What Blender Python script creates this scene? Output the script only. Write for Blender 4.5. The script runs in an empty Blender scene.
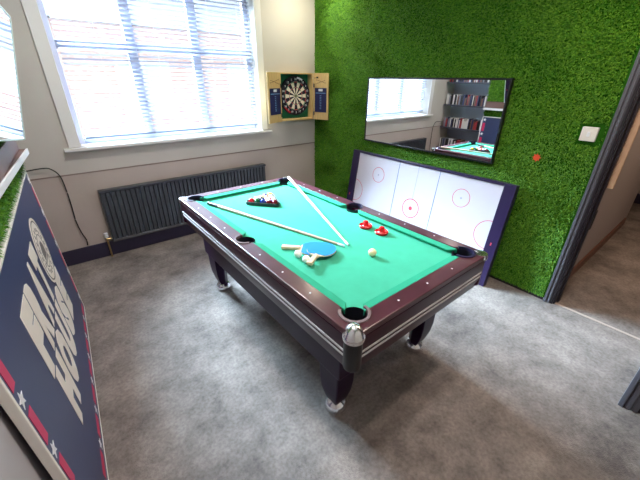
import bpy, bmesh, math, random
from mathutils import Vector, Matrix
import numpy as np
random.seed(7)
RNG = np.random.default_rng(11)
SC = bpy.context.scene
COL = SC.collection

# ---------------------------------------------------------------- camera
cam_d = bpy.data.cameras.new('camera')
cam_d.sensor_width = 36.0
cam_d.lens = 325.903 / 640 * 36.0
cam_d.clip_start = 0.02
cam = bpy.data.objects.new('camera', cam_d)
COL.objects.link(cam)
Rr = Vector((0.77646637, -0.63009552, 0.00892245))
Ru = Vector((0.27421258, 0.3505925, 0.89548443))
Rf = Vector((0.56736887, 0.6928669, -0.44500341))
mw = Matrix.Identity(4)
for i in range(3):
    mw[i][0] = Rr[i]; mw[i][1] = Ru[i]; mw[i][2] = -Rf[i]
mw[0][3], mw[1][3], mw[2][3] = -2.7335, -3.4612, 1.5689
cam.matrix_world = mw
SC.camera = cam

# ---------------------------------------------------------------- exposure
SC.view_settings.view_transform = 'Standard'
SC.view_settings.look = 'None'
SC.view_settings.gamma = 1.0
SC.view_settings.exposure = 0.4
SC.view_settings.use_curve_mapping = False

# ---------------------------------------------------------------- daylight
world = bpy.data.worlds.new('overcast_sky')
SC.world = world
world.use_nodes = True
bg = world.node_tree.nodes['Background']
bg.inputs[0].default_value = (0.78, 0.89, 1.0, 1)
bg.inputs[1].default_value = 2.1


def area(name, loc, rot, sx, sy, power, color):
    d = bpy.data.lights.new(name, 'AREA')
    d.shape = 'RECTANGLE'; d.size = sx; d.size_y = sy
    d.energy = power; d.color = color
    o = bpy.data.objects.new(name, d)
    o.location = loc; o.rotation_euler = rot
    COL.objects.link(o)
    return o


sun_d = bpy.data.lights.new('hazy_sun', 'SUN')
sun_d.energy = 92.0; sun_d.angle = math.radians(38); sun_d.color = (0.62, 0.83, 1.0)
sun = bpy.data.objects.new('hazy_sun', sun_d); COL.objects.link(sun)
sun.rotation_euler = Vector((0.22, -0.80, -0.62)).to_track_quat('-Z', 'Y').to_euler()
sun.location = (-2, 6, 6)

portal = area('window_daylight_portal', (-1.65, 0.30, 1.65), (math.radians(-90), 0, 0), 1.85, 1.35, 1, (1, 1, 1))
portal.data.cycles.is_portal = True

# ceiling spots: corner, doorway and corridor from their warm glow; left pair added as fill
SPOTS = [(-0.35, -0.45, 9, (1.0, 0.92, 0.70)), (-0.9, -3.1, 15, (1.0, 0.84, 0.70)),
         (-2.3, -2.8, 14, (1.0, 0.93, 0.86)), (-2.3, -1.0, 13, (1.0, 0.93, 0.86)),
         (1.2, -3.7, 13, (1.0, 0.72, 0.48))]


# ---------------------------------------------------------------- materials
def nmat(name, col, rough=0.6, metal=0.0, spec=0.5, var=0.0, scale=20.0, col2=None, bump=0.0, bscale=None,
         emit=None, coat=0.0, stretch=None, detail=4.0):
    m = bpy.data.materials.new(name)
    m.use_nodes = True
    nt = m.node_tree
    b = nt.nodes['Principled BSDF']
    b.inputs['Base Color'].default_value = (*col, 1)
    b.inputs['Roughness'].default_value = rough
    b.inputs['Metallic'].default_value = metal
    b.inputs['Specular IOR Level'].default_value = spec
    b.inputs['Coat Weight'].default_value = coat
    tc = nt.nodes.new('ShaderNodeTexCoord')
    mp = nt.nodes.new('ShaderNodeMapping')
    nt.links.new(tc.outputs['Object'], mp.inputs[0])
    if stretch:
        mp.inputs['Scale'].default_value = stretch
    if var > 0 or col2:
        n = nt.nodes.new('ShaderNodeTexNoise')
        n.inputs['Scale'].default_value = scale
        n.inputs['Detail'].default_value = detail
        nt.links.new(mp.outputs[0], n.inputs[0])
        r = nt.nodes.new('ShaderNodeValToRGB')
        r.color_ramp.elements[0].position = 0.32
        r.color_ramp.elements[1].position = 0.68
        c2 = col2 if col2 else tuple(min(1, c * (1 + var)) for c in col)
        c1 = col if col2 else tuple(c * (1 - var) for c in col)
        r.color_ramp.elements[0].color = (*c1, 1)
        r.color_ramp.elements[1].color = (*c2, 1)
        nt.links.new(n.outputs[0], r.inputs[0])
        nt.links.new(r.outputs[0], b.inputs['Base Color'])
    if bump > 0:
        n2 = nt.nodes.new('ShaderNodeTexNoise')
        n2.inputs['Scale'].default_value = bscale or scale
        n2.inputs['Detail'].default_value = 3
        nt.links.new(mp.outputs[0], n2.inputs[0])
        bp = nt.nodes.new('ShaderNodeBump')
        bp.inputs['Strength'].default_value = bump
        bp.inputs['Distance'].default_value = 0.01
        nt.links.new(n2.outputs[0], bp.inputs['Height'])
        nt.links.new(bp.outputs[0], b.inputs['Normal'])
    if emit:
        b.inputs['Emission Color'].default_value = (*emit[0], 1)
        b.inputs['Emission Strength'].default_value = emit[1]
    return m


def s(r, g, b):  # sRGB 0-255 -> linear
    f = lambda c: (c / 255 / 12.92) if c / 255 <= 0.04045 else ((c / 255 + 0.055) / 1.055) ** 2.4
    return (f(r), f(g), f(b))


M = {}
M['wall'] = nmat('painted_plaster', s(196, 189, 183), 0.7, var=0.03, scale=3, bump=0.08, bscale=60)
M['wall_low'] = nmat('painted_plaster_lower', s(186, 172, 165), 0.7, var=0.04, scale=3, bump=0.12, bscale=25)
M['ceiling'] = nmat('ceiling_paint', s(235, 232, 226), 0.8)
M['white'] = nmat('white_gloss_paint', s(226, 222, 222), 0.35)
M['upvc'] = nmat('white_plastic_frame', s(205, 205, 222), 0.35)
M['navy_base'] = nmat('dark_skirting_paint', s(50, 45, 68), 0.35)
M['dark_grey'] = nmat('dark_grey_gloss_paint', s(92, 92, 102), 0.35)
M['dark_jamb'] = nmat('dark_door_lining', s(30, 24, 34), 0.45)
M['radiator'] = nmat('anthracite_enamel', s(62, 66, 74), 0.35)
M['radiator_bar'] = nmat('anthracite_bar', s(84, 84, 88), 0.3)
M['black'] = nmat('black_plastic', (0.008, 0.008, 0.01), 0.4)
M['black_rubber'] = nmat('black_rubber', (0.01, 0.01, 0.012), 0.6)
M['chrome'] = nmat('polished_chrome', (0.85, 0.85, 0.87), 0.22, metal=1.0)
M['brass'] = nmat('brushed_brass', s(200, 175, 130), 0.3, metal=1.0)
M['silver'] = nmat('silver_inlay', s(214, 210, 214), 0.4)
M['mahog'] = nmat('mahogany_laminate', s(46, 10, 34), 0.3, col2=s(58, 15, 40), scale=6, stretch=(1, 1, 8), spec=0.25)
M['mahog_top'] = nmat('mahogany_rail_laminate', s(62, 24, 36), 0.33, col2=s(78, 34, 46), scale=9, coat=0.3)
M['mahog_top'].node_tree.nodes['Principled BSDF'].inputs['Coat Roughness'].default_value = 0.16
M['mahog_dark'] = nmat('dark_mahogany_laminate', s(30, 8, 42), 0.35, col2=s(38, 12, 46), scale=6, spec=0.18)
M['felt'] = nmat('green_table_cloth', s(66, 164, 134), 0.9, spec=0.1, var=0.04, scale=14, bump=0.05, bscale=500)
M['cushion'] = nmat('green_cushion_cloth', s(48, 150, 118), 0.9, spec=0.1, var=0.03, scale=20)
M['pocket'] = nmat('black_pocket_net', (0.006, 0.006, 0.014), 0.5)
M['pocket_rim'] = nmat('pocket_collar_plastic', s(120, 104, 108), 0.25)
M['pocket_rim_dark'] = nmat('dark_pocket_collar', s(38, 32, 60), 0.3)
M['red'] = nmat('glossy_red_plastic', s(206, 16, 28), 0.25)
M['red_felt'] = nmat('red_felt_pad', s(150, 10, 20), 0.9)
M['blue_rubber'] = nmat('blue_bat_rubber', s(30, 130, 205), 0.55, spec=0.25)
M['ply'] = nmat('pale_bat_wood', s(222, 196, 165), 0.5, var=0.08, scale=30, stretch=(1, 6, 1))
M['pingpong'] = nmat('white_celluloid', s(240, 236, 232), 0.4)
M['cue_wood'] = nmat('pale_maple_cue', s(196, 170, 152), 0.35, var=0.05, scale=30)
M['cue_white'] = nmat('whitish_cue_lacquer', s(198, 186, 182), 0.35)
M['cue_black'] = nmat('black_cue_butt', s(40, 34, 44), 0.35)
M['ivory'] = nmat('cream_ball_resin', s(238, 222, 180), 0.15)
M['ck_wood'] = nmat('light_pine', s(205, 172, 118), 0.5, var=0.12, scale=12, stretch=(6, 1, 1))
M['ck_green'] = nmat('green_cabinet_lining', s(16, 104, 74), 0.8)
M['slate'] = nmat('navy_chalkboard', s(24, 30, 82), 0.6)
M['chalk'] = nmat('pale_blue_print', s(130, 175, 225), 0.6)
M['label'] = nmat('pale_label', s(215, 215, 225), 0.6)
M['bb_black'] = nmat('black_sisal', s(22, 20, 40), 0.8)
M['bb_cream'] = nmat('cream_sisal', s(232, 220, 200), 0.8)
M['bb_red'] = nmat('red_sisal', s(176, 24, 40), 0.8)
M['bb_green'] = nmat('green_sisal', s(24, 110, 60), 0.8)
M['wire'] = nmat('steel_wire', (0.6, 0.6, 0.6), 0.3, metal=1)
M['hk_frame'] = nmat('black_purple_frame', s(38, 26, 62), 0.35)
M['hk_white'] = nmat('white_slick_board', s(200, 194, 206), 0.35)
M['ln_red'] = nmat('red_line_print', s(205, 70, 90), 0.5)
M['ln_blue'] = nmat('blue_grey_line_print', s(96, 120, 160), 0.5)
M['ln_grey'] = nmat('grey_line_print', s(160, 160, 175), 0.5)
M['mirror'] = nmat('mirror_glass', (0.93, 0.95, 0.94), 0.0, metal=1.0)
M['pn_navy'] = nmat('navy_printed_board', s(58, 68, 108), 0.4, var=0.03, scale=5)
M['pn_cream'] = nmat('cream_print', s(240, 230, 222), 0.45)
M['pn_pink'] = nmat('crimson_print', s(206, 44, 96), 0.45)
M['pn_white'] = nmat('white_print', s(236, 236, 244), 0.45)
M['pn_ink'] = nmat('grey_print', s(120, 112, 112), 0.5)
M['mantel'] = nmat('brown_shelf_wood', s(112, 84, 80), 0.4, var=0.12, scale=5, stretch=(10, 1, 1))
M['grey_wall'] = nmat('grey_wall_paint', s(188, 184, 190), 0.7, var=0.02, scale=3)
M['alcove'] = nmat('blue_grey_wall_paint', s(172, 176, 190), 0.7)
M['shelf'] = nmat('dark_shelf_board', s(66, 66, 82), 0.5)
M['turf_back'] = nmat('turf_backing', s(40, 92, 20), 0.95, spec=0.1)
M['switch'] = nmat('white_switch_plastic', s(232, 226, 222), 0.3)
M['star'] = nmat('orange_red_laser_spot', s(225, 78, 36), 0.6)  # colour of the laser's light spot on the turf
M['hall_wall'] = nmat('corridor_paint', s(168, 160, 162), 0.7)
M['brown_skirt'] = nmat('brown_skirting_wood', s(112, 74, 62), 0.4, var=0.1, scale=8)
M['tan'] = nmat('tan_wood_strip', s(214, 176, 146), 0.5, var=0.05, scale=10)
M['bulb'] = nmat('frosted_lamp', (1, 1, 1), 0.5, emit=((1, 0.95, 0.88), 6))
M['roof'] = nmat('slate_roof', s(110, 104, 110), 0.8, var=0.1, scale=4)
M['glass_dark'] = nmat('dark_window_glass', s(190, 200, 214), 0.1)


def carpet_material():
    m = bpy.data.materials.new('mottled_carpet'); m.use_nodes = True
    nt = m.node_tree; b = nt.nodes['Principled BSDF']
    b.inputs['Roughness'].default_value = 0.95
    b.inputs['Specular IOR Level'].default_value = 0.08
    tc = nt.nodes.new('ShaderNodeTexCoord')
    n = nt.nodes.new('ShaderNodeTexNoise'); n.inputs['Scale'].default_value = 3.2; n.inputs['Detail'].default_value = 8; n.inputs['Roughness'].default_value = 0.72
    n2 = nt.nodes.new('ShaderNodeTexNoise'); n2.inputs['Scale'].default_value = 60; n2.inputs['Detail'].default_value = 4
    r = nt.nodes.new('ShaderNodeValToRGB')
    e = r.color_ramp.elements
    e[0].position = 0.36; e[0].color = (*s(108, 100, 98), 1)
    e[1].position = 0.64; e[1].color = (*s(158, 147, 142), 1)
    mix = nt.nodes.new('ShaderNodeMixRGB'); mix.blend_type = 'MULTIPLY'; mix.inputs[0].default_value = 0.55
    r2 = nt.nodes.new('ShaderNodeValToRGB')
    r2.color_ramp.elements[0].position = 0.3; r2.color_ramp.elements[0].color = (0.55, 0.55, 0.55, 1)
    r2.color_ramp.elements[1].position = 0.6; r2.color_ramp.elements[1].color = (1, 1, 1, 1)
    L = nt.links.new
    L(tc.outputs['Object'], n.inputs[0]); L(tc.outputs['Object'], n2.inputs[0])
    L(n.outputs[0], r.inputs[0]); L(n2.outputs[0], r2.inputs[0])
    L(r.outputs[0], mix.inputs[1]); L(r2.outputs[0], mix.inputs[2]); L(mix.outputs[0], b.inputs['Base Color'])
    bp = nt.nodes.new('ShaderNodeBump'); bp.inputs['Strength'].default_value = 0.5; bp.inputs['Distance'].default_value = 0.01
    n3 = nt.nodes.new('ShaderNodeTexNoise'); n3.inputs['Scale'].default_value = 180
    L(tc.outputs['Object'], n3.inputs[0]); L(n3.outputs[0], bp.inputs['Height']); L(bp.outputs[0], b.inputs['Normal'])
    return m


def brick_material():
    m = bpy.data.materials.new('red_brick'); m.use_nodes = True
    nt = m.node_tree; b = nt.nodes['Principled BSDF']; b.inputs['Roughness'].default_value = 0.9
    tc = nt.nodes.new('ShaderNodeTexCoord'); mp = nt.nodes.new('ShaderNodeMapping')
    mp.inputs['Rotation'].default_value = (math.radians(90), 0, 0)
    br = nt.nodes.new('ShaderNodeTexBrick')
    br.inputs['Color1'].default_value = (*s(206, 170, 158), 1); br.inputs['Color2'].default_value = (*s(188, 148, 138), 1)
    br.inputs['Mortar'].default_value = (*s(190, 180, 170), 1); br.inputs['Scale'].default_value = 4
    L = nt.links.new
    L(tc.outputs['Object'], mp.inputs[0]); L(mp.outputs[0], br.inputs[0]); L(br.outputs[0], b.inputs['Base Color'])
    return m


def slat_material():
    m = bpy.data.materials.new('white_blind_slat'); m.use_nodes = True
    nt = m.node_tree; b = nt.nodes['Principled BSDF']
    b.inputs['Base Color'].default_value = (*s(186, 190, 212), 1); b.inputs['Roughness'].default_value = 0.4
    t = nt.nodes.new('ShaderNodeBsdfTranslucent'); t.inputs[0].default_value = (0.8, 0.85, 1.0, 1)
    mx = nt.nodes.new('ShaderNodeMixShader'); mx.inputs[0].default_value = 0.05
    out = nt.nodes['Material Output']
    nt.links.new(b.outputs[0], mx.inputs[1]); nt.links.new(t.outputs[0], mx.inputs[2]); nt.links.new(mx.outputs[0], out.inputs[0])
    return m


def glass_material():
    m = bpy.data.materials.new('clear_window_glass'); m.use_nodes = True
    nt = m.node_tree; nt.nodes.remove(nt.nodes['Principled BSDF'])
    t = nt.nodes.new('ShaderNodeBsdfTransparent'); t.inputs[0].default_value = (0.96, 0.98, 0.98, 1)
    g = nt.nodes.new('ShaderNodeBsdfGlossy'); g.inputs['Roughness'].default_value = 0.02
    mx = nt.nodes.new('ShaderNodeMixShader'); mx.inputs[0].default_value = 0.06
    out = nt.nodes['Material Output']
    nt.links.new(t.outputs[0], mx.inputs[1]); nt.links.new(g.outputs[0], mx.inputs[2]); nt.links.new(mx.outputs[0], out.inputs[0])
    return m


def grass_material():
    m = bpy.data.materials.new('artificial_grass_blades'); m.use_nodes = True
    nt = m.node_tree; b = nt.nodes['Principled BSDF']
    b.inputs['Roughness'].default_value = 0.55; b.inputs['Specular IOR Level'].default_value = 0.25
    g = nt.nodes.new('ShaderNodeNewGeometry')
    r = nt.nodes.new('ShaderNodeValToRGB'); e = r.color_ramp.elements
    e[0].position = 0.0; e[0].color = (*s(50, 102, 14), 1)
    e[1].position = 1.0; e[1].color = (*s(112, 160, 42), 1)
    k = e.new(0.55); k.color = (*s(74, 130, 24), 1)
    nt.links.new(g.outputs['Random Per Island'], r.inputs[0]); nt.links.new(r.outputs[0], b.inputs['Base Color'])
    return m


M['carpet'] = carpet_material(); M['brick'] = brick_material(); M['slat'] = slat_material()
M['glass'] = glass_material(); M['grass'] = grass_material()


# ---------------------------------------------------------------- mesh helpers
class MB:
    def __init__(self):
        self.bm = bmesh.new()

    def box(self, lo, hi, mat=0):
        x0, y0, z0 = lo; x1, y1, z1 = hi
        v = [self.bm.verts.new(p) for p in ((x0, y0, z0), (x1, y0, z0), (x1, y1, z0), (x0, y1, z0), (x0, y0, z1), (x1, y0, z1), (x1, y1, z1), (x0, y1, z1))]
        for f in ((0, 3, 2, 1), (4, 5, 6, 7), (0, 1, 5, 4), (1, 2, 6, 5), (2, 3, 7, 6), (3, 0, 4, 7)):
            self.bm.faces.new([v[i] for i in f]).material_index = mat
        return v

    def hexa(self, pts, mat=0):  # 8 points as in box
        v = [self.bm.verts.new(p) for p in pts]
        for f in ((0, 3, 2, 1), (4, 5, 6, 7), (0, 1, 5, 4), (1, 2, 6, 5), (2, 3, 7, 6), (3, 0, 4, 7)):
            self.bm.faces.new([v[i] for i in f]).material_index = mat

    def prism(self, poly, a, b, axis='z', mat=0):  # poly 2D extruded a..b along axis
        def P(p, t):
            return {'z': (p[0], p[1], t), 'y': (p[0], t, p[1]), 'x': (t, p[0], p[1])}[axis]
        A = [self.bm.verts.new(P(p, a)) for p in poly]; B = [self.bm.verts.new(P(p, b)) for p in poly]
        n = len(poly)
        fs = [self.bm.faces.new(A[::-1]), self.bm.faces.new(B)]
        for i in range(n):
            fs.append(self.bm.faces.new((A[i], A[(i + 1) % n], B[(i + 1) % n], B[i])))
        for f in fs: f.material_index = mat

    def lathe(self, prof, c=(0, 0, 0), n=24, mat=0, axis='z', closed=True):
        rings = []
        for r, z in prof:
            ring = []
            if r < 1e-6:
                ring = [self.bm.verts.new(self._ax(0, 0, z, c, axis))]
            else:
                for i in range(n):
                    a = 2 * math.pi * i / n
                    ring.append(self.bm.verts.new(self._ax(r * math.cos(a), r * math.sin(a), z, c, axis)))
            rings.append(ring)
        for A, B in zip(rings, rings[1:]):
            for i in range(n):
                j = (i + 1) % n
                if len(A) == 1 and len(B) == 1: continue
                if len(A) == 1: f = (A[0], B[j], B[i])
                elif len(B) == 1: f = (A[i], A[j], B[0])
                else: f = (A[i], A[j], B[j], B[i])
                self.bm.faces.new(f).material_index = mat
        if closed:
            for R_, flip in ((rings[0], True), (rings[-1], False)):
                if len(R_) > 1:
                    self.bm.faces.new(R_[::-1] if flip else R_).material_index = mat

    def _ax(self, x, y, z, c, axis):
        if axis == 'z': p = (x, y, z)
        elif axis == 'y': p = (x, z, y)
        else: p = (z, x, y)
        return (p[0] + c[0], p[1] + c[1], p[2] + c[2])

    def tube(self, pts, r, n=10, mat=0):
        pts = [Vector(p) for p in pts]
        rs = r if isinstance(r, (list, tuple)) else [r] * len(pts)
        rings = []
        up = Vector((0, 0, 1))
        for i, p in enumerate(pts):
            t = (pts[min(i + 1, len(pts) - 1)] - pts[max(i - 1, 0)]).normalized()
            a = t.cross(up)
            if a.length < 1e-3: a = t.cross(Vector((1, 0, 0)))
            a.normalize(); b = t.cross(a)
            rings.append([self.bm.verts.new(p + (a * math.cos(2 * math.pi * k / n) + b * math.sin(2 * math.pi * k / n)) * rs[i]) for k in range(n)])
        for A, B in zip(rings, rings[1:]):
            for i in range(n):
                self.bm.faces.new((A[i], A[(i + 1) % n], B[(i + 1) % n], B[i])).material_index = mat
        self.bm.faces.new(rings[0][::-1]).material_index = mat
        self.bm.faces.new(rings[-1]).material_index = mat

    def sphere(self, c, r, mat=0, seg=20):
        b0 = len(self.bm.verts)
        ret = bmesh.ops.create_uvsphere(self.bm, u_segments=seg, v_segments=max(8, seg * 2 // 3), radius=r, matrix=Matrix.Translation(c))
        for v in ret['verts']:
            for f in v.link_faces: f.material_index = mat

    def build(self, name, mats, parent=None, bevel=0.0, smooth=True, loc=None, seg=2):
        bmesh.ops.recalc_face_normals(self.bm, faces=self.bm.faces[:])
        me = bpy.data.meshes.new(name)
        self.bm.to_mesh(me); self.bm.free()
        o = bpy.data.objects.new(name, me)
        for m in (mats if isinstance(mats, (list, tuple)) else [mats]):
            me.materials.append(M[m] if isinstance(m, str) else m)
        COL.objects.link(o)
        if parent: o.parent = parent
        if loc: o.location = loc
        if smooth:
            for p in me.polygons: p.use_smooth = True
            try: me.set_sharp_from_angle(angle=math.radians(35))
            except Exception: pass
        if bevel > 0:
            md = o.modifiers.new('bevel', 'BEVEL'); md.width = bevel; md.segments = seg; md.limit_method = 'ANGLE'
            md.angle_limit = math.radians(35)
        return o


def tag(o, label, cat, group=None):
    o['label'] = label; o['category'] = cat
    if group: o['group'] = group
    return o


def thing(name, label, cat, loc=(0, 0, 0), rz=0.0, group=None):
    o = bpy.data.objects.new(name, None); COL.objects.link(o)
    o.location = loc; o.rotation_euler = (0, 0, rz); o.empty_display_size = 0.05
    return tag(o, label, cat, group)


def struct(mb, name, mats, bevel=0.0, parent=None, loc=None):
    o = mb.build(name, mats, parent, bevel, loc=loc)
    if parent is None: o['kind'] = 'structure'
    return o


def bx(lo, hi):
    m = MB(); m.box(lo, hi); return m


# ================================================================ ROOM SHELL
CZ = 2.55      # ceiling height
WL, WR, WB, WT = -2.52, -0.79, 1.03, 2.32     # window opening
m = MB(); m.box((-3.6, -5.0, -0.1), (4.2, 0.3, 0.0)); struct(m, 'floor', 'carpet')
m = MB(); m.box((-3.6, -5.0, CZ), (4.2, 0.3, CZ + 0.1)); struct(m, 'ceiling', 'ceiling')
# window wall (y=0), a single wall with an opening
m = MB()
m.box((-3.6, 0, 0), (WL, 0.25, CZ)); m.box((WR, 0, 0), (0.15, 0.25, CZ))
m.box((WL, 0, 0), (WR, 0.25, WB)); m.box((WL, 0, WT), (WR, 0.25, CZ))
struct(m, 'wall_back', 'wall')
m = bx((-3.25, -0.008, 0.0), (0.0, -0.0002, 0.806)); struct(m, 'wall_back_lower_render', 'wall_low')
m = bx((-3.25, -0.011, 0.807), (0.0, -0.0002, 0.817)); struct(m, 'trim_1', nmat('ledge_shadow_line', s(138, 122, 116), 0.6), 0.002)  # darker brown-grey painted in for the thin shadow line at the ledge
m = bx((-3.2, -0.024, 0.0), (-0.001, -0.0085, 0.145)); struct(m, 'baseboard_back', 'navy_base', 0.004)

# right (turf) wall at x=0, doorway y -3.03..-3.80
DT, D0, D1 = 2.06, -3.012, -3.80
m = MB(); m.box((0.0, D0, 0), (0.12, 0.0, CZ)); m.box((0, D1, DT), (0.12, D0, CZ)); m.box((0, -5.0, 0), (0.12, D1, CZ))
struct(m, 'wall_right', 'grey_wall')
# other unseen walls
m = bx((-3.6, -4.45, 0), (0.0, -4.33, CZ)); struct(m, 'wall_front', 'wall')
m = bx((-3.4, -0.80, 0), (-3.25, 0.0, CZ)); struct(m, 'wall_left_alcove', 'alcove')
m = bx((-3.6, -4.33, 0), (-3.45, -0.8, CZ)); struct(m, 'wall_left', 'grey_wall')
# chimney breast, standing forward of the left wall, very slightly out of square
CS = 0.048
cfx = lambda y: -2.915 - CS * (-0.8 - y)
m = MB()
m.prism([(-3.449, -0.801), (cfx(-0.801), -0.801), (cfx(-4.32), -4.32), (-3.449, -4.32)], 0, CZ - 0.001)
struct(m, 'wall_chimney_breast', 'grey_wall')
# near partition beside doorway with its architrave
m = bx((-0.70, -4.329, 0.0), (-0.001, -3.585, CZ - 0.001)); struct(m, 'wall_partition', 'dark_jamb')
m = MB()
for (a, b, d) in ((0.0, 0.022, 0.028), (0.028, 0.05, 0.022), (0.056, 0.078, 0.014)):
    m.box((-0.701 - d, -3.565 - b, 0.0), (-0.701, -3.565 - a, DT + 0.1))
m.box((-0.712, -3.643, 0.0), (-0.701, -3.565, DT + 0.1))
struct(m, 'trim_2', 'dark_grey', 0.003)

# door lining and architrave of doorway in turf wall
m = MB()
for (a, b, d) in ((0.0, 0.018, 0.026), (0.022, 0.040, 0.020)):
    m.box((-0.001 - d, D0 - b + 0.060, 0), (-0.001, D0 - a + 0.060, DT + 0.060 - a))
m.box((-0.008, D0 + 0.016, 0), (-0.001, D0 + 0.060, DT))
m.box((-0.025, D1, DT), (-0.001, D0 + 0.060, DT + 0.060))
struct(m, 'trim_3', 'dark_grey', 0.003)
m = bx((-0.013, D0, 0), (-0.001, D0 + 0.0155, DT)); struct(m, 'trim_8', 'dark_jamb', 0.002)
m = MB()
m.box((0.0, D0 - 0.012, 0), (0.12, D0 - 0.0005, DT)); m.box((0.05, D0 - 0.024, 0), (0.085, D0 - 0.012, DT))
m.box((0.0, D1 + 0.0005, 0), (0.12, D1 + 0.012, DT)); m.box((0.0, D1 + 0.012, DT - 0.012), (0.12, D0 - 0.012, DT - 0.0005))
fr = struct(m, 'door_1', 'dark_jamb')
m = bx((0.088, D0 - 0.027, 0.62), (0.118, D0 - 0.0125, 0.76)); m.build('strike_plate', 'black', fr, 0.002)
m = bx((0.121, D0 - 0.052, 0.92), (0.150, D0 + 0.0, 2.1)); struct(m, 'trim_4', 'tan')
# threshold line
m = bx((0.010, D1 + 0.013, 0.0), (0.028, D0 - 0.013, 0.004)); struct(m, 'trim_5', nmat('threshold_strip', s(178, 160, 150), 0.5))
# corridor
m = MB(); m.box((0.121, -2.96, 0), (2.44, -2.81, CZ)); m.box((2.44, -2.96, 0), (2.56, -0.2, CZ))
struct(m, 'wall_corridor', 'hall_wall')
m = bx((3.6, -5.0, 0), (3.72, -0.2, CZ)); struct(m, 'wall_corridor_end', 'hall_wall')
m = bx((0.12, -5.0, 0), (3.6, -4.88, CZ)); struct(m, 'wall_corridor_side', 'hall_wall')
m = bx((2.561, -0.35, 0), (3.599, -0.23, CZ)); struct(m, 'wall_corridor_back', 'hall_wall')
m = bx((0.151, -2.975, 0), (2.44, -2.9605, 0.09)); struct(m, 'baseboard_corridor', 'brown_skirt', 0.003)
m = bx((3.58, -4.87, 0), (3.599, -0.36, 0.14)); struct(m, 'baseboard_corridor_end', 'navy_base', 0.003)
# dark strip standing in for the shading at the foot of the turf
m = bx((-0.008, -2.945, 0.0), (-0.0005, -0.03, 0.022)); struct(m, 'turf_foot_shade', 'dark_jamb')

# ---------------------------------------------------------------- window
fy0, fy1 = 0.13, 0.18
win = MB()
e = 0.045
mull = (-1.935, -1.37)
win.box((WL, fy0, WB), (WL + e, fy1, WT)); win.box((WR - e, fy0, WB), (WR, fy1, WT))
win.box((WL + e, fy0, WB), (WR - e, fy1, WB + 0.05)); win.box((WL + e, fy0, WT - e), (WR - e, fy1, WT))
for x in mull: win.box((x - 0.04, fy0, WB + 0.05), (x + 0.04, fy1, WT - e))
for a, b in ((WL + e, mull[0] - 0.04), (mull[0] + 0.04, mull[1] - 0.04), (mull[1] + 0.04, WR - e)):
    win.box((a, fy0, 1.76), (b, fy1, 1.82))
w1 = struct(win, 'window_1', 'upvc', 0.004)
for a, b in ((WL + e, mull[0] - 0.04), (mull[0] + 0.04, mull[1] - 0.04), (mull[1] + 0.04, WR - e)):
    for z0, z1 in ((WB + 0.05, 1.76), (1.82, WT - e)):
        bx((a, 0.154, z0), (b, 0.158, z1)).build('pane', 'glass', w1)
m = MB(); m.tube([(-1.66, 0.128, 1.83), (-1.66, 0.110, 1.83), (-1.66, 0.105, 1.90)], 0.007); m.build('window_handle', 'white', w1)
# architrave + sill
m = MB()
m.box((-2.609, -0.018, WB), (WL, -0.0002, WT + 0.085)); m.box((WR, -0.018, WB), (-0.711, -0.0002, WT + 0.085))
m.box((WL, -0.018, WT), (WR, -0.0002, WT + 0.085))
struct(m, 'trim_6', 'white', 0.004)
m = MB(); m.box((-2.645, -0.05, 1.004), (-0.668, -0.0002, 1.029)); m.box((WL + 0.001, -0.0002, 1.0305), (WR - 0.001, 0.129, 1.034))
struct(m, 'trim_7', 'white', 0.004)
# venetian blind
bl = thing('venetian_blind', 'white venetian blind with open slats hanging in the wide window', 'blind', (-1.63, 0.06, 1.08))
x0, x1 = -2.465 + 1.63, -0.802 + 1.63
m = MB(); ang = math.radians(35); sp = 0.034
nsl = 34
for i in range(nsl):
    z = 0.03 + i * sp; hw = 0.0125
    dy, dz = hw * math.cos(ang), hw * math.sin(ang)
    m.hexa([(x0, -dy, z - dz - .0004), (x1, -dy, z - dz - .0004), (x1, dy, z + dz - .0004), (x0, dy, z + dz - .0004),
            (x0, -dy, z - dz + .0004), (x1, -dy, z - dz + .0004), (x1, dy, z + dz + .0004), (x0, dy, z + dz + .0004)])
m.build('slats', 'slat', bl, smooth=False)
m = bx((x0, -0.014, 0.0), (x1, 0.014, 0.018)); m.build('bottom_rail', nmat('blind_rail', s(120, 130, 150), 0.4), bl, 0.002)
m = bx((x0, -0.02, nsl * sp + 0.03), (x1, 0.02, nsl * sp + 0.07)); m.build('headrail', 'white', bl, 0.002)
for cx in (-2.2, -1.75, -1.25, -0.95):
    m = MB(); m.tube([(cx + 1.63, -0.015, 0.018), (cx + 1.63, -0.015, nsl * sp + 0.03)], 0.0012, 6); m.build('ladder_cord', 'white', bl)

# neighbouring house outside
hs = thing('neighbouring_house', 'red brick house with slate roof seen bright through the blind', 'house', (-0.5, 7.0, 0))
m = bx((-6, 0, -3), (6.5, 4, 2.7)); m.build('brick_wall', 'brick', hs)
m = MB(); m.prism([(-0.4, 2.7), (2.0, 4.4), (4.4, 2.7)], -6.3, 6.8, 'x'); m.build('roof', 'roof', hs)
for wx in (-3.6, -0.4, 2.6):
    m = MB(); m.box((wx, -0.06, 0.6), (wx + 1.3, -0.001, 1.95)); f = m.build('window', 'white', hs)
    m = MB(); m.box((wx + 0.08, -0.07, 0.68), (wx + 0.62, -0.061, 1.87)); m.box((wx + 0.68, -0.07, 0.68), (wx + 1.22, -0.061, 1.87)); m.build('pane', 'glass_dark', f)
m = bx((-30, 0.9, -3.2), (30, 30, -3.0)); struct(m, 'ground_outside', nmat('paving_outside', s(150, 148, 142), 0.9))


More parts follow.
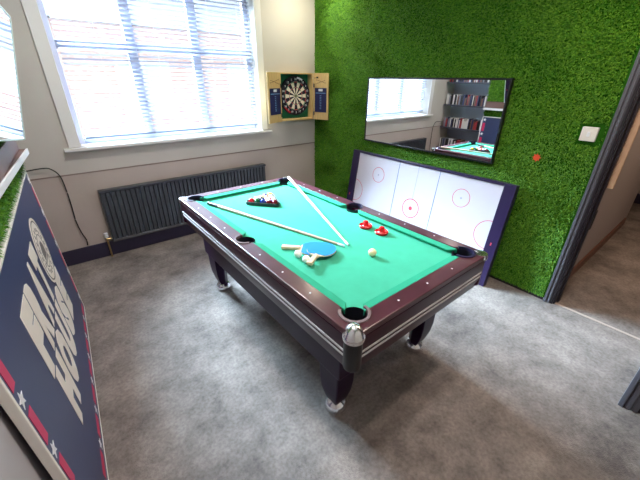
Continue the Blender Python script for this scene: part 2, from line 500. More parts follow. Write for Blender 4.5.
# ---------------------------------------------------------------- artificial turf
def blades(name, org, du, dv, nrm, wu, wv, count, length, label, cutouts=(), flip=False):
    org, du, dv, nrm = map(np.array, (org, du, dv, nrm))
    u = RNG.random(count) * wu; v = RNG.random(count) * wv
    keep = np.ones(count, bool)
    for (ca, cb, cc_, cd) in cutouts: keep &= ~((u > ca) & (u < cb) & (v > cc_) & (v < cd))
    u = u[keep]; v = v[keep]; n = len(u)
    base = org + u[:, None] * du + v[:, None] * dv
    # droop down plus a random swirl that varies in patches
    ph = np.sin(u * 9 + 2 * np.sin(v * 7)) * 0.9 + np.sin(v * 13 + u * 5) * 0.6 + RNG.normal(0, 1.1, n)
    lat = np.sin(ph)[:, None] * du + (-np.cos(ph))[:, None] * dv * 0.9
    L = length * (0.6 + 0.6 * RNG.random(n))[:, None]
    side = np.cross(lat, nrm); side /= np.linalg.norm(side, axis=1)[:, None] + 1e-9
    wd = (0.0022 + 0.0014 * RNG.random(n))[:, None]
    nn = nrm[None, :]
    p1 = base + L * (0.50 * nn + 0.22 * lat)
    p2 = base + L * (0.72 * nn + 0.72 * lat)
    V = np.empty((n, 5, 3))
    V[:, 0] = base - side * wd; V[:, 1] = base + side * wd
    V[:, 2] = p1 + side * wd; V[:, 3] = p1 - side * wd
    V[:, 4] = p2
    idx = np.arange(n)[:, None] * 5
    quads = np.hstack([idx, idx + 1, idx + 2, idx + 3]); tris = np.hstack([idx + 3, idx + 2, idx + 4])
    me = bpy.data.meshes.new(name)
    me.vertices.add(n * 5); me.vertices.foreach_set('co', V.reshape(-1).astype(np.float32))
    me.loops.add(n * 7)
    li = np.hstack([quads, tris]).reshape(-1).astype(np.int32)
    me.loops.foreach_set('vertex_index', li)
    me.polygons.add(n * 2)
    st = np.stack([np.arange(n) * 7, np.arange(n) * 7 + 4], 1).reshape(-1).astype(np.int32)
    me.polygons.foreach_set('loop_start', st)
    me.update(calc_edges=True); me.validate()
    me.materials.append(M['grass'])
    o = bpy.data.objects.new(name, me); COL.objects.link(o)
    o['kind'] = 'stuff'
    tag(o, label, 'artificial grass')
    return o


m = bx((-0.006, -2.951, 0.023), (-0.0005, -0.001, CZ - 0.001)); struct(m, 'wall_right_turf_backing', 'turf_back')
blades('artificial_turf', (-0.006, -0.02, 0.03), (0, -1, 0), (0, 0, 1), (-1, 0, 0), 2.915, 2.5, 230000, 0.022,
       'bright green artificial grass covering the whole wall behind the mirror',
       cutouts=((0.98, 2.22, 1.02, 1.48), (2.775, 2.91, 1.165, 1.30)))
# turf on the chimney breast
tl = 1.85
d = Vector((-CS, -1, 0)).normalized(); nrm = Vector((1, -CS, 0)).normalized()
p0 = Vector((cfx(-0.801), -0.801, 0)) + nrm * 0.0005
m = MB()
q = [p0, p0 + d * (tl - 0.2), p0 + d * (tl - 0.2) + nrm * 0.006, p0 + nrm * 0.006]
m.prism([(a.x, a.y) for a in q], 0.02, CZ - 0.002); struct(m, 'wall_chimney_breast_turf_backing', 'turf_back')
blades('artificial_turf', tuple(p0 + nrm * 0.006 + Vector((0, 0, 1.075))), tuple(d), (0, 0, 1), tuple(nrm), tl - 0.12, 1.46, 60000, 0.045,
       'green artificial grass on the chimney breast above the dark blue FRAT HOUSE board', cutouts=((-1, 1.5, 0.055, 0.21),))

# ================================================================ POOL TABLE
TX, TY = -1.627, -1.972
HX, HY, TH = 0.478, 0.91, 0.78
pt = thing('pool_table', 'green cloth pool table with dark mahogany rails in the middle of the room', 'pool table', (TX, TY, 0), 0.0)
RW = 0.078            # timber rail width
BD = 0.752            # bed height
# aprons: four sides, sloping inward a little
def apron(side):
    m = MB(); t = 0.025
    prof = [(0.0, 0.752), (0.003, 0.64), (0.022, 0.575), (0.055, 0.575), (0.04, 0.752)]
    if side in ('l', 'r'):
        sgn = -1 if side == 'l' else 1
        m.prism([(sgn * (HX - a), z) for a, z in prof], -HY + 0.03, HY - 0.03, 'y')
    else:
        sgn = -1 if side == 'f' else 1
        m.prism([(sgn * (HY - a), z) for a, z in prof], -HX + 0.03, HX - 0.03, 'x')
    return m
for sd in 'lrfb':
    ap = apron(sd).build('apron', 'mahog', pt, 0.002)
    m = MB()
    for z0, z1 in ((0.676, 0.686), (0.653, 0.663)):
        off = lambda z: (0.752 - z) / 0.112 * 0.003 - 0.002
        if sd in 'lr':
            g = -1 if sd == 'l' else 1
            m.prism([(g * (HX - off(z0)), z0), (g * (HX - off(z1)), z1), (g * (HX - off(z1) - 0.003), z1), (g * (HX - off(z0) - 0.003), z0)], -HY + 0.035, HY - 0.035, 'y')
        else:
            g = -1 if sd == 'f' else 1
            m.prism([(g * (HY - off(z0)), z0), (g * (HY - off(z1)), z1), (g * (HY - off(z1) - 0.003), z1), (g * (HY - off(z0) - 0.003), z0)], -HX + 0.035, HX - 0.035, 'x')
    m.build('pinstripe', 'silver', ap)
# lower cabinet
m = bx((-HX + 0.095, -HY + 0.16, 0.345), (HX - 0.095, HY - 0.10, 0.70)); m.build('cabinet', 'mahog_dark', pt, 0.006)
# bed
PR = 0.052   # pocket radius
pockets = [(sx * (HX - 0.092), sy * (HY - 0.092)) for sx in (-1, 1) for sy in (-1, 1)] + [(-(HX - 0.066), 0), ((HX - 0.066), 0)]


def disc_cut_grid(name, x0, x1, y0, y1, z0, z1, mat, parent, holes, bevel=0.0):
    m = bx((x0, y0, z0), (x1, y1, z1)); o = m.build(name, mat, parent, smooth=False)
    return cut(o, holes, bevel)


def cut(o, holes, bevel=0.0):
    cm = MB()
    for (hx, hy, r) in holes:
        cm.lathe([(r, 0.60), (r, 0.90)], (hx, hy, 0), 28)
    c = cm.build('cutter', 'black'); c.parent = o.parent
    bpy.context.view_layer.update()
    md = o.modifiers.new('b', 'BOOLEAN'); md.object = c; md.operation = 'DIFFERENCE'; md.solver = 'EXACT'
    dg = bpy.context.evaluated_depsgraph_get()
    me = bpy.data.meshes.new_from_object(o.evaluated_get(dg))
    o.modifiers.clear(); old = o.data; o.data = me
    bpy.data.objects.remove(c)
    if bevel:
        b = o.modifiers.new('bevel', 'BEVEL'); b.width = bevel; b.segments = 2; b.limit_method = 'ANGLE'; b.angle_limit = math.radians(50)
    return o


holes = [(x, y, PR) for x, y in pockets]
disc_cut_grid('playing_surface', -HX + RW, HX - RW, -HY + RW, HY - RW, 0.72, BD, 'felt', pt, holes)
# timber rails (mitred at corners)
def rail(poly, name='rail'):
    m = MB(); m.prism(poly, 0.7525, TH); o = m.build(name, 'mahog_top', pt, smooth=False)
    return cut(o, [(x, y, PR + 0.004) for x, y in pockets], 0.004)
c_ = 0.035
rail([(-HX, -HY + c_), (-HX, HY - c_), (-HX + RW, HY - RW), (-HX + RW, -HY + RW)])
rail([(HX, -HY + c_), (HX, HY - c_), (HX - RW, HY - RW), (HX - RW, -HY + RW)])
rail([(-HX + c_, -HY), (HX - c_, -HY), (HX - RW, -HY + RW), (-HX + RW, -HY + RW)])
rail([(-HX + c_, HY), (HX - c_, HY), (HX - RW, HY - RW), (-HX + RW, HY - RW)])
# corner infill so that mitred corner is closed, then cap
for sx in (-1, 1):
    for sy in (-1, 1):
        pc = [(sx * HX, sy * (HY - c_)), (sx * (HX - c_), sy * HY), (sx * (HX - RW), sy * (HY - RW))]
        m = MB(); m.prism(pc, 0.7525, TH); o = m.build('corner_block', 'mahog_top', pt, smooth=False)
        cut(o, [(x, y, PR + 0.004) for x, y in pockets], 0.003)
        # black corner post with chrome cap
        cx, cy = sx * (HX - 0.030), sy * (HY - 0.030)
        near = (sx == -1 and sy == -1)
        pr_ = 1.0 if near else 0.80
        m = MB(); m.lathe([(0.033 * pr_, 0.60), (0.035 * pr_, 0.61), (0.036 * pr_, 0.70), (0.035 * pr_, 0.734 if near else 0.752)], (cx, cy, 0), 20)
        m.build('corner_post', 'black' if near else 'mahog', pt)
        if near:
            m = MB(); m.lathe([(0.040, 0.735), (0.042, 0.75), (0.041, 0.757), (0.030, 0.782), (0.014, 0.797), (0, 0.80)], (cx, cy, 0), 24)
            m.build('corner_cap', 'chrome', pt)
        else:
            m = MB(); m.lathe([(0.036, 0.7525), (0.038, 0.765), (0.034, 0.781), (0.02, 0.784), (0, 0.7845)], (cx, cy, 0), 20)
            m.build('corner_cap', 'chrome', pt)
# cushions (trapezoid profile), six of them
CW, NZ = 0.040, 0.776
def cushion(a, b, fixed, inward, along):
    m = MB(); z0 = BD + 0.0008
    bev = 0.035
    # cross points: outer line at fixed, nose at fixed+inward*CW, ends splayed
    def P(t, o_, z): return (o_, t, z) if along == 'y' else (t, o_, z)
    o0 = fixed; o1 = fixed + inward * CW
    pts = [P(a, o0, z0), P(b, o0, z0), P(b - bev, o1 - inward * 0.012, z0), P(a + bev, o1 - inward * 0.012, z0),
           P(a, o0, NZ + 0.002), P(b, o0, NZ + 0.002), P(b - bev, o1, NZ - 0.004), P(a + bev, o1, NZ - 0.004)]
    m.hexa(pts); m.build('cushion', 'cushion', pt, 0.003)
gx = HX - RW - 0.0005; gy = HY - RW - 0.0005
for sg in (-1, 1):
    cushion(-gy + 0.05, -PR - 0.004, sg * gx, -sg, 'y'); cushion(PR + 0.004, gy - 0.05, sg * gx, -sg, 'y')
    cushion(-gx + 0.05, gx - 0.05, sg * gy, -sg, 'x')
# pockets: cup + rim
for i, (x, y) in enumerate(pockets):
    m = MB()
    m.lathe([(PR - 0.001, 0.768), (PR - 0.004, 0.66), (0.0, 0.64), (0.0, 0.645), (PR - 0.007, 0.666), (PR - 0.005, 0.768)], (x, y, 0), 28, closed=False)
    pk = m.build('pocket', 'pocket', pt)
    # collar runs round the outer part only
    m = MB(); r0, r1 = PR - 0.002, PR + 0.010
    base = math.atan2(y, x) if i < 4 else (math.pi if x < 0 else 0)
    sweep = math.radians(118 if i < 4 else 82)
    pts = []
    N = 22
    vs = []
    for k in range(N + 1):
        a = base - sweep + 2 * sweep * k / N
        ca, sa = math.cos(a), math.sin(a)
        vs.append([m.bm.verts.new((x + r * ca, y + r * sa, z)) for r, z in ((r0, 0.770), (r0 + 0.001, 0.786), (r1, 0.785), (r1 + 0.001, 0.7805), (r0 + 0.003, 0.770))])
    for A, B in zip(vs, vs[1:]):
        for j in range(5): m.bm.faces.new((A[j], A[(j + 1) % 5], B[(j + 1) % 5], B[j]))
    m.bm.faces.new(vs[0]); m.bm.faces.new(vs[-1][::-1])
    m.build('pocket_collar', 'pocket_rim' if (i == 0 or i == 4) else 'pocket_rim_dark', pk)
# sights
for sg in (-1, 1):
    for k in (-3, -2, -1, 1, 2, 3):
        m = MB(); m.lathe([(0.0045, TH - 0.001), (0.0045, TH + 0.0012), (0, TH + 0.0015)], (sg * (HX - 0.038), k * (HY - 0.09) / 4, 0), 10)
        m.build('sight', 'pn_white', pt)
    for k in (-1, 0, 1):
        m = MB(); m.lathe([(0.0045, TH - 0.001), (0.0045, TH + 0.0012), (0, TH + 0.0015)], (k * (HX - 0.09) / 2, sg * (HY - 0.038), 0), 10)
        m.build('sight', 'pn_white', pt)
# legs: curved angular brackets narrowing to the foot, with chrome levellers
for sx in (-1, 1):
    for sy in (-1, 1):
        m = MB()
        ox, oy = HX - (0.120 if sx < 0 else 0.026), HY - (0.195 if sy < 0 else 0.075)   # outer corner at top
        secs = [(0.574, 0.0, 0.0, 0.120, 0.140), (0.35, 0.0, 0.0, 0.118, 0.138), (0.22, 0.002, 0.002, 0.114, 0.134),
                (0.15, 0.008, 0.010, 0.104, 0.120), (0.09, 0.022, 0.026, 0.084, 0.094), (0.052, 0.034, 0.040, 0.070, 0.075)]
        rings = []
        for z, ix, iy, wx, wy in secs:
            X0, Y0 = ox - ix, oy - iy; X1, Y1 = X0 - wx, Y0 - wy
            rings.append([m.bm.verts.new((sx * a, sy * b, z)) for a, b in ((X0, Y0), (X0, Y1), (X0 - wx * 0.55, Y1), (X1, Y0 - wy * 0.55), (X1, Y0))])
        for A, B in zip(rings, rings[1:]):
            for j in range(5): m.bm.faces.new((A[j], A[(j + 1) % 5], B[(j + 1) % 5], B[j]))
        m.bm.faces.new(rings[0]); m.bm.faces.new(rings[-1][::-1])
        lg = m.build('leg', 'mahog_dark', pt, 0.006)
        fx, fy = sx * (ox - 0.064), sy * (oy - 0.073)
        m = MB(); m.lathe([(0.054, 0.0), (0.060, 0.010), (0.059, 0.028), (0.048, 0.050), (0.030, 0.062), (0.024, 0.068)], (fx, fy, 0), 24)
        m.build('foot', 'chrome', lg)


# ================================================================ things on the table
Z0 = BD + 0.0005
def W(x, y, z=0): return (x, y, z)
# cues
def cue(p, q, label, black_butt, mat_shaft, butt_frac=0.22):
    p, q = Vector(p), Vector(q)
    L = (q - p).length; a = math.atan2((q - p).y, (q - p).x)
    t = thing('pool_cue', label, 'cue', p, 0, 'short pool cues')
    u = (q - p).normalized()
    rb, rt = 0.0125, 0.0062
    def seg(name, a0, a1, mat, ext=0.0, par=None):
        m = MB(); f = lambda k: (rb + (rt - rb) * k) + ext
        n = 4; pts = []; rs = []
        for i in range(n + 1):
            k = a0 + (a1 - a0) * i / n
            c = u * (L * k); c.z += 0
            pts.append(c); rs.append(f(k))
        m.tube(pts, rs, 14, 0); return m.build(name, mat, par or t)
    seg('butt', 0.0, butt_frac, 'cue_black' if black_butt else 'cue_wood')
    seg('shaft', butt_frac, 0.965, mat_shaft)
    seg('ferrule', 0.965, 0.99, 'pn_white', 0.0002)
    seg('tip', 0.99, 1.0, 'label', -0.0004)
    return t
def zc(k): return Z0 + 0.0127 + (0.0064 - 0.0127) * k
cue((-1.963, -1.262, zc(0)), (-1.643, -2.335, zc(1)), 'black-ended pale wooden cue lying from the left rail to meet the other cue', True, 'cue_wood', 0.10)
cue((-1.204, -1.162, 0.8005), (-1.617, -2.340, zc(1)), 'whitish pool cue lying from the far corner pocket across the cloth', False, 'cue_white', 0.3)

# bats
def bat(name_label, loc, rz, tilt, up):
    t = thing('table_tennis_bat', name_label, 'bat', loc, rz, 'blue table tennis bats')
    t.rotation_euler = (0, tilt, rz)
    R_ = 0.075
    prof = []
    # blade outline, handle towards -x
    for i in range(40):
        a = math.radians(-150 + 300 * i / 39)
        prof.append((0.085 + R_ * 1.06 * math.cos(a), R_ * math.sin(a)))
    neck = [(0.008, 0.017), (-0.005, 0.0135)]
    out = prof + neck + [(-0.005, -0.0135), (0.008, -0.017)]
    m = MB(); m.prism(out, 0.002, 0.008); m.build('blade', 'ply', t)
    rub = [(0.085 + (R_ - 0.0005) * 1.06 * math.cos(math.radians(-146 + 292 * i / 39)), (R_ - 0.0005) * math.sin(math.radians(-146 + 292 * i / 39))) for i in range(40)]
    m = MB(); m.prism(rub, 0.0082, 0.0102); m.build('rubber', 'blue_rubber', t)
    m = MB(); m.prism(rub, 0.0, 0.0018); m.build('rubber', 'blue_rubber', t)
    m = MB()
    m.prism([(-0.09, -0.015), (-0.04, -0.0125), (0.0, -0.0125), (0.012, -0.006), (0.012, 0.006), (0.0, 0.0125), (-0.04, 0.0125), (-0.09, 0.015)], -0.0055 + 0.005, 0.0175)
    m.build('handle', 'ply', t, 0.004)
    return t
bat('blue table tennis bat with its handle pointing to the left rail, half covered', (-1.852, -2.205, Z0 + 0.0005), math.radians(-44), 0.0, 0)
bat('blue table tennis bat lying on top of the other, handle pointing at the near rail', (-1.855, -2.357, Z0 + 0.0185), math.radians(31), 0.035, 0)

def ball(name, x, y, r, mat, label, cat, group=None, z=None):
    m = MB(); m.sphere((0, 0, 0), r, seg=28)
    o = m.build(name, mat, loc=(x, y, (z if z is not None else Z0) + r)); return tag(o, label, cat, group)
ball('table_tennis_ball', -1.905, -2.275, 0.02, 'pingpong', 'small white table tennis ball between the bats, the one nearer the left handle', 'ball', 'white table tennis balls')
ball('table_tennis_ball', -1.905, -2.345, 0.02, 'pingpong', 'small white table tennis ball beside the near handle of the blue bats', 'ball', 'white table tennis balls')
ball('cue_ball', -1.600, -2.500, 0.0215, 'ivory', 'cream cue ball alone on the green cloth near the front', 'ball')

# air hockey strikers
def pusher(x, y, label):
    t = thing('air_hockey_striker', label, 'striker', (x, y, Z0), 0, 'red air hockey strikers')
    m = MB(); m.lathe([(0.036, 0.0), (0.037, 0.0025)], n=32); m.build('felt_pad', 'red_felt', t)
    m = MB(); m.lathe([(0.038, 0.0028), (0.040, 0.008), (0.040, 0.014), (0.037, 0.017), (0.033, 0.013), (0.022, 0.011), (0.017, 0.016), (0.0165, 0.034), (0.014, 0.041), (0.007, 0.044), (0, 0.0445)], n=36)
    m.build('body', 'red', t)
pusher(-1.362, -2.225, 'red round air hockey striker farther from the cream ball')
pusher(-1.353, -2.345, 'red round air hockey striker nearer the cream ball')

# racked balls
ra = thing('triangle_rack', 'black triangular rack holding the coloured balls on the green cloth', 'rack', (-1.6, -1.475, Z0), 0)
TRC = Vector((-1.616, -1.466)); BR = 0.0215; PIT = 0.0434
# apex direction: rack apex points to -x (left); rows grow towards +x
apd = Vector((-1.0, 0.36)).normalized(); rt = Vector((-apd.y, apd.x))
side = 5 * PIT + 0.015; Rin = side / math.sqrt(3)
def tri(R_, z, cr=0.018):
    pts = []
    for k in range(3):
        a = k * 2 * math.pi / 3
        c = Vector((math.cos(a), math.sin(a))) * (R_ - 2 * cr)
        for j in range(-3, 4):
            b = a + j * math.radians(60) / 3
            pts.append(c + Vector((math.cos(b), math.sin(b))) * cr)
    return [(apd * p.x + rt * p.y) for p in pts]
m = MB()
outer = tri(Rin + 0.033, 0, 0.026); inner = tri(Rin + 0.022, 0, 0.020)
ctr = TRC - Vector((-1.6, -1.475))
rings = []
for z in (0.001, 0.025):
    rings.append([m.bm.verts.new((ctr.x + p.x, ctr.y + p.y, z)) for p in outer]); rings.append([m.bm.verts.new((ctr.x + p.x, ctr.y + p.y, z)) for p in inner])
n = len(outer)
for A, B in ((rings[0], rings[2]), (rings[2], rings[3]), (rings[3], rings[1]), (rings[1], rings[0])):
    for j in range(n): m.bm.faces.new((A[j], A[(j + 1) % n], B[(j + 1) % n], B[j]))
m.build('frame', 'black', ra, 0.003)
cols = {'yellow': s(235, 196, 30), 'blue': s(24, 48, 140), 'red': s(196, 24, 40), 'purple': s(74, 30, 110), 'orange': s(226, 104, 30),
        'green': s(16, 98, 58), 'maroon': s(112, 16, 34), 'black': s(12, 12, 16)}
for k, v in cols.items(): M['ball_' + k] = nmat('ball_resin_' + k, v, 0.12)
M['ball_white'] = nmat('ball_resin_white', s(238, 232, 224), 0.12)
# rows from apex; True = striped
rows = [[('red', 0)], [('blue', 1), ('green', 0)], [('yellow', 1), ('black', 0), ('blue', 0)],
        [('purple', 0), ('orange', 1), ('red', 1), ('maroon', 1)], [('yellow', 0), ('green', 1), ('red', 1), ('purple', 1), ('maroon', 0)]]
posn = ['at the apex of the rack', 'in the second row of the rack', 'in the middle row of the rack', 'in the fourth row of the rack', 'in the back row of the rack']
for ri, row in enumerate(rows):
    for ci, (cn, st) in enumerate(row):
        off = (2 - ri) * PIT * math.sqrt(3) / 2 + 0.0 + PIT * math.sqrt(3) / 2 * 0.667 - PIT * math.sqrt(3) / 2 * 0.667
        # centroid of 15-ball triangle lies on row index 2.667
        off = (8 / 3 - ri) * PIT * math.sqrt(3) / 2
        latd = (ci - ri / 2) * PIT
        c = TRC + apd * off + rt * latd * (1)
        m = MB(); m.sphere((0, 0, 0), BR, seg=24)
        mats = ['ball_' + cn]
        for f in m.bm.faces: f.material_index = 0
        if st:
            mats = ['ball_white', 'ball_' + cn]
            for f in m.bm.faces:
                if abs(f.calc_center_median().z) < BR * 0.5: f.material_index = 1
        o = m.build('pool_ball', mats, loc=(c.x, c.y, Z0 + BR)); o.rotation_euler = (random.random() * 1.2 - .6, random.random() * 1.2 - .6, random.random() * 6)
        tag(o, ('%s-striped white' % cn if st else '%s' % cn) + ' pool ball ' + posn[ri] + (' nearest the near rail' if ci == 0 and ri == 4 else ''), 'ball', 'racked pool balls')

# ================================================================ AIR HOCKEY TOP leaning on the turf wall
HKB, HKH, HL = -0.20, 0.866, 1.745     # foot offset from wall, panel height, length
lean = math.asin((0.20 - 0.078) / HKH)
hk = thing('air_hockey_board', 'white air hockey board in a dark frame leaning against the grass wall', 'game board', (HKB, -0.815, 0.0))
hk.rotation_euler = (0, lean, 0)
# local: +z up the panel, -y along it, -x is the face
m = MB()
ft = 0.045
m.box((-0.012, -0.095, 0.0), (ft, 0.0, HKH)); m.box((-0.012, -HL, 0.0), (ft, -HL + 0.092, HKH))
m.box((-0.012, -HL + 0.092, HKH - 0.022), (ft, -0.095, HKH)); m.box((-0.012, -HL + 0.092, 0.0), (ft, -0.095, 0.022))
m.build('frame', 'hk_frame', hk, 0.004)
Fy0, Fy1, Fz0, Fz1 = -0.095, -HL + 0.092, 0.022, HKH - 0.022
m = bx((0.0, Fy1 + 0.0005, Fz0 + 0.0005), (0.03, Fy0 - 0.0005, Fz1 - 0.0005)); pf = m.build('playfield', 'hk_white', hk)
def ring(mb, y, z, r0, r1, a0=0, a1=360, x=-0.0012, n=40):
    vs = []
    for k in range(n + 1):
        a = math.radians(a0 + (a1 - a0) * k / n)
        vs.append([mb.bm.verts.new((xx, y + r * math.cos(a), z + r * math.sin(a))) for r, xx in ((r0, x), (r1, x), (r1, -0.0001), (r0, -0.0001))])
    for A, B in zip(vs, vs[1:]):
        for j in range(4): mb.bm.faces.new((A[j], A[(j + 1) % 4], B[(j + 1) % 4], B[j]))
yc = (Fy0 + Fy1) / 2; zc_ = (Fz0 + Fz1) / 2
def mark(name, mat, fn):
    m = MB(); fn(m); m.build(name, mat, pf)
mark('centre_circle', 'ln_red', lambda m: ring(m, yc, zc_, 0.088, 0.096))
mark('centre_spot', 'ln_red', lambda m: ring(m, yc, zc_, 0.0, 0.020))
for dy in (-0.47, 0.47):
    for dz in (-0.23, 0.23):
        mark('face_off_circle', 'ln_red', lambda m: ring(m, yc + dy, zc_ + dz, 0.075, 0.0795))
        mark('face_off_spot', 'ln_grey', lambda m: ring(m, yc + dy, zc_ + dz, 0.0, 0.009))
mark('goal_crease', 'ln_red', lambda m: ring(m, Fy0 - 0.001, zc_, 0.117, 0.122, 90, 270))
mark('goal_crease', 'ln_red', lambda m: ring(m, Fy1 + 0.001, zc_, 0.117, 0.122, -90, 90))
for dy in (-0.225, 0.225):
    mark('blue_line', 'ln_blue', lambda m: m.box((-0.0012, yc + dy - 0.003, Fz0 + 0.001), (-0.0001, yc + dy + 0.003, Fz1 - 0.001)))
mark('centre_line', 'ln_grey', lambda m: m.box((-0.0012, yc - 0.002, zc_ + 0.097), (-0.0001, yc + 0.002, Fz1 - 0.001)))
mark('centre_line', 'ln_grey', lambda m: m.box((-0.0012, yc - 0.002, Fz0 + 0.001), (-0.0001, yc + 0.002, zc_ - 0.097)))
for yy in (-0.04, -HL + 0.05):
    m = MB(); m.box((-0.0135, yy - 0.006, 0.36), (-0.0122, yy + 0.004, 0.385)); m.build('emblem', 'ln_red', hk)

# ================================================================ WALL MIRROR
mr = thing('wall_mirror', 'wide rectangular mirror in a thin black frame hung on the grass wall', 'mirror', (-0.048, -1.622, 1.275))
mw_, mh = 0.698, 0.306
m = MB(); fw = 0.014
for (a, b, c, d_) in ((-mw_, mw_, -mh, -mh + fw), (-mw_, mw_, mh - fw, mh), (-mw_, -mw_ + fw, -mh + fw, mh - fw), (mw_ - fw, mw_, -mh + fw, mh - fw)):
    m.box((-0.004, a, c), (0.041, b, d_))
m.build('frame', nmat('black_mirror_frame', s(24, 22, 26), 0.3), mr, 0.001)
m = bx((0.0, -mw_ + fw, -mh + fw), (0.005, mw_ - fw, mh - fw)); m.build('glass', 'mirror', mr, smooth=False)
m = bx((0.006, -mw_ + fw, -mh + fw), (0.010, mw_ - fw, mh - fw)); m.build('backing', 'black', mr)

# switch
sw = thing('light_switch', 'white square light switch on the grass wall beside the doorway', 'light switch', (0, -2.862, 1.262))
bx((-0.032, -0.043, -0.043), (-0.0065, 0.043, 0.043)).build('plate', 'switch', sw, 0.003)
bx((-0.037, -0.008, -0.014), (-0.0322, 0.008, 0.014)).build('rocker', 'pn_white', sw, 0.001)
# laser light spot on the turf, modelled as an orange red star
m = MB(); pl = []
for k in range(16):
    r = 0.030 if k % 2 == 0 else 0.017
    pl.append((r * math.cos(k * math.pi / 8), r * math.sin(k * math.pi / 8)))
m.prism(pl, -0.004, 0.0, 'x')
o = m.build('laser_spot', 'star', loc=(-0.024, -2.609, 1.07)); tag(o, 'small orange-red star shape standing for a laser light spot on the grass wall below the light switch', 'emblem')

# ================================================================ RADIATOR
rd = thing('radiator', 'long dark grey ribbed radiator below the window', 'radiator', (-2.50, -0.075, 0.0))
RL, RZ0, RZ1 = 1.69, 0.155, 0.648
m = MB()
nc = 42; cw = RL / nc
m.box((0.0, 0.012, RZ0), (RL, 0.05, RZ1))
for i in range(nc):
    a = i * cw
    m.prism([(a + 0.002, 0.012), (a + 0.006, -0.004), (a + cw - 0.006, -0.004), (a + cw - 0.002, 0.012)], RZ0 + 0.02, RZ1 - 0.02)
m.build('panel', 'radiator', rd, 0.001)
bx((-0.004, -0.010, RZ1 - 0.016), (RL + 0.004, 0.052, RZ1 + 0.006)).build('top_grille', 'radiator', rd, 0.003)
bx((-0.004, -0.008, RZ0 - 0.004), (RL + 0.004, 0.050, RZ0 + 0.022)).build('bottom_rail', 'radiator_bar', rd, 0.003)
bx((-0.006, -0.008, RZ0 + 0.0225), (-0.0005, 0.050, RZ1 - 0.0165)).build('end_panel', 'radiator_bar', rd, 0.001)
m = MB(); m.tube([(-0.001, 0.02, RZ0 + 0.03), (-0.05, 0.02, RZ0 + 0.03)], 0.011, 12); m.tube([(-0.045, 0.02, RZ0 + 0.07), (-0.045, 0.02, 0.001)], 0.008, 12)
v_ = m.build('valve', 'brass', rd)
m = MB(); m.lathe([(0.016, RZ0 + 0.05), (0.018, RZ0 + 0.06), (0.016, RZ0 + 0.095), (0.0, RZ0 + 0.10)], (-0.045, 0.02, 0), 16); m.build('valve_cap', 'pn_white', v_)
m = MB(); m.tube([(RL + 0.001, 0.02, RZ0 + 0.03), (RL + 0.04, 0.02, RZ0 + 0.03)], 0.011, 12); m.tube([(RL + 0.035, 0.02, RZ0 + 0.04), (RL + 0.035, 0.02, 0.001)], 0.008, 12); m.build('valve', 'brass', rd)
for hx in (0.25, RL - 0.25):
    bx((hx - 0.02, 0.0505, 0.3), (hx + 0.02, 0.0665, 0.5)).build('wall_bracket', 'radiator_bar', rd)

# ================================================================ CABLE on the window wall
def smoothpts(P, n=8):
    out = []
    P = [Vector(p) for p in P]
    for i in range(len(P) - 1):
        a = P[max(i - 1, 0)]; b = P[i]; c = P[i + 1]; d_ = P[min(i + 2, len(P) - 1)]
        for k in range(n):
            t = k / n
            out.append(0.5 * ((2 * b) + (c - a) * t + (2 * a - 5 * b + 4 * c - d_) * t * t + (3 * b - a - 3 * c + d_) * t ** 3))
    out.append(P[-1]); return out
CAB = [(-3.18, -0.018, 0.86), (-2.95, -0.02, 0.885), (-2.82, -0.025, 0.895), (-2.77, -0.03, 0.88), (-2.73, -0.03, 0.82), (-2.72, -0.03, 0.70), (-2.722, -0.03, 0.55), (-2.728, -0.03, 0.42), (-2.718, -0.03, 0.30), (-2.70, -0.03, 0.22), (-2.705, -0.03, 0.165)]
m = MB(); m.tube(smoothpts(CAB), 0.0045, 8)
o = m.build('black_cable', 'black_rubber'); tag(o, 'thin black cable looping down the wall left of the radiator', 'cable')

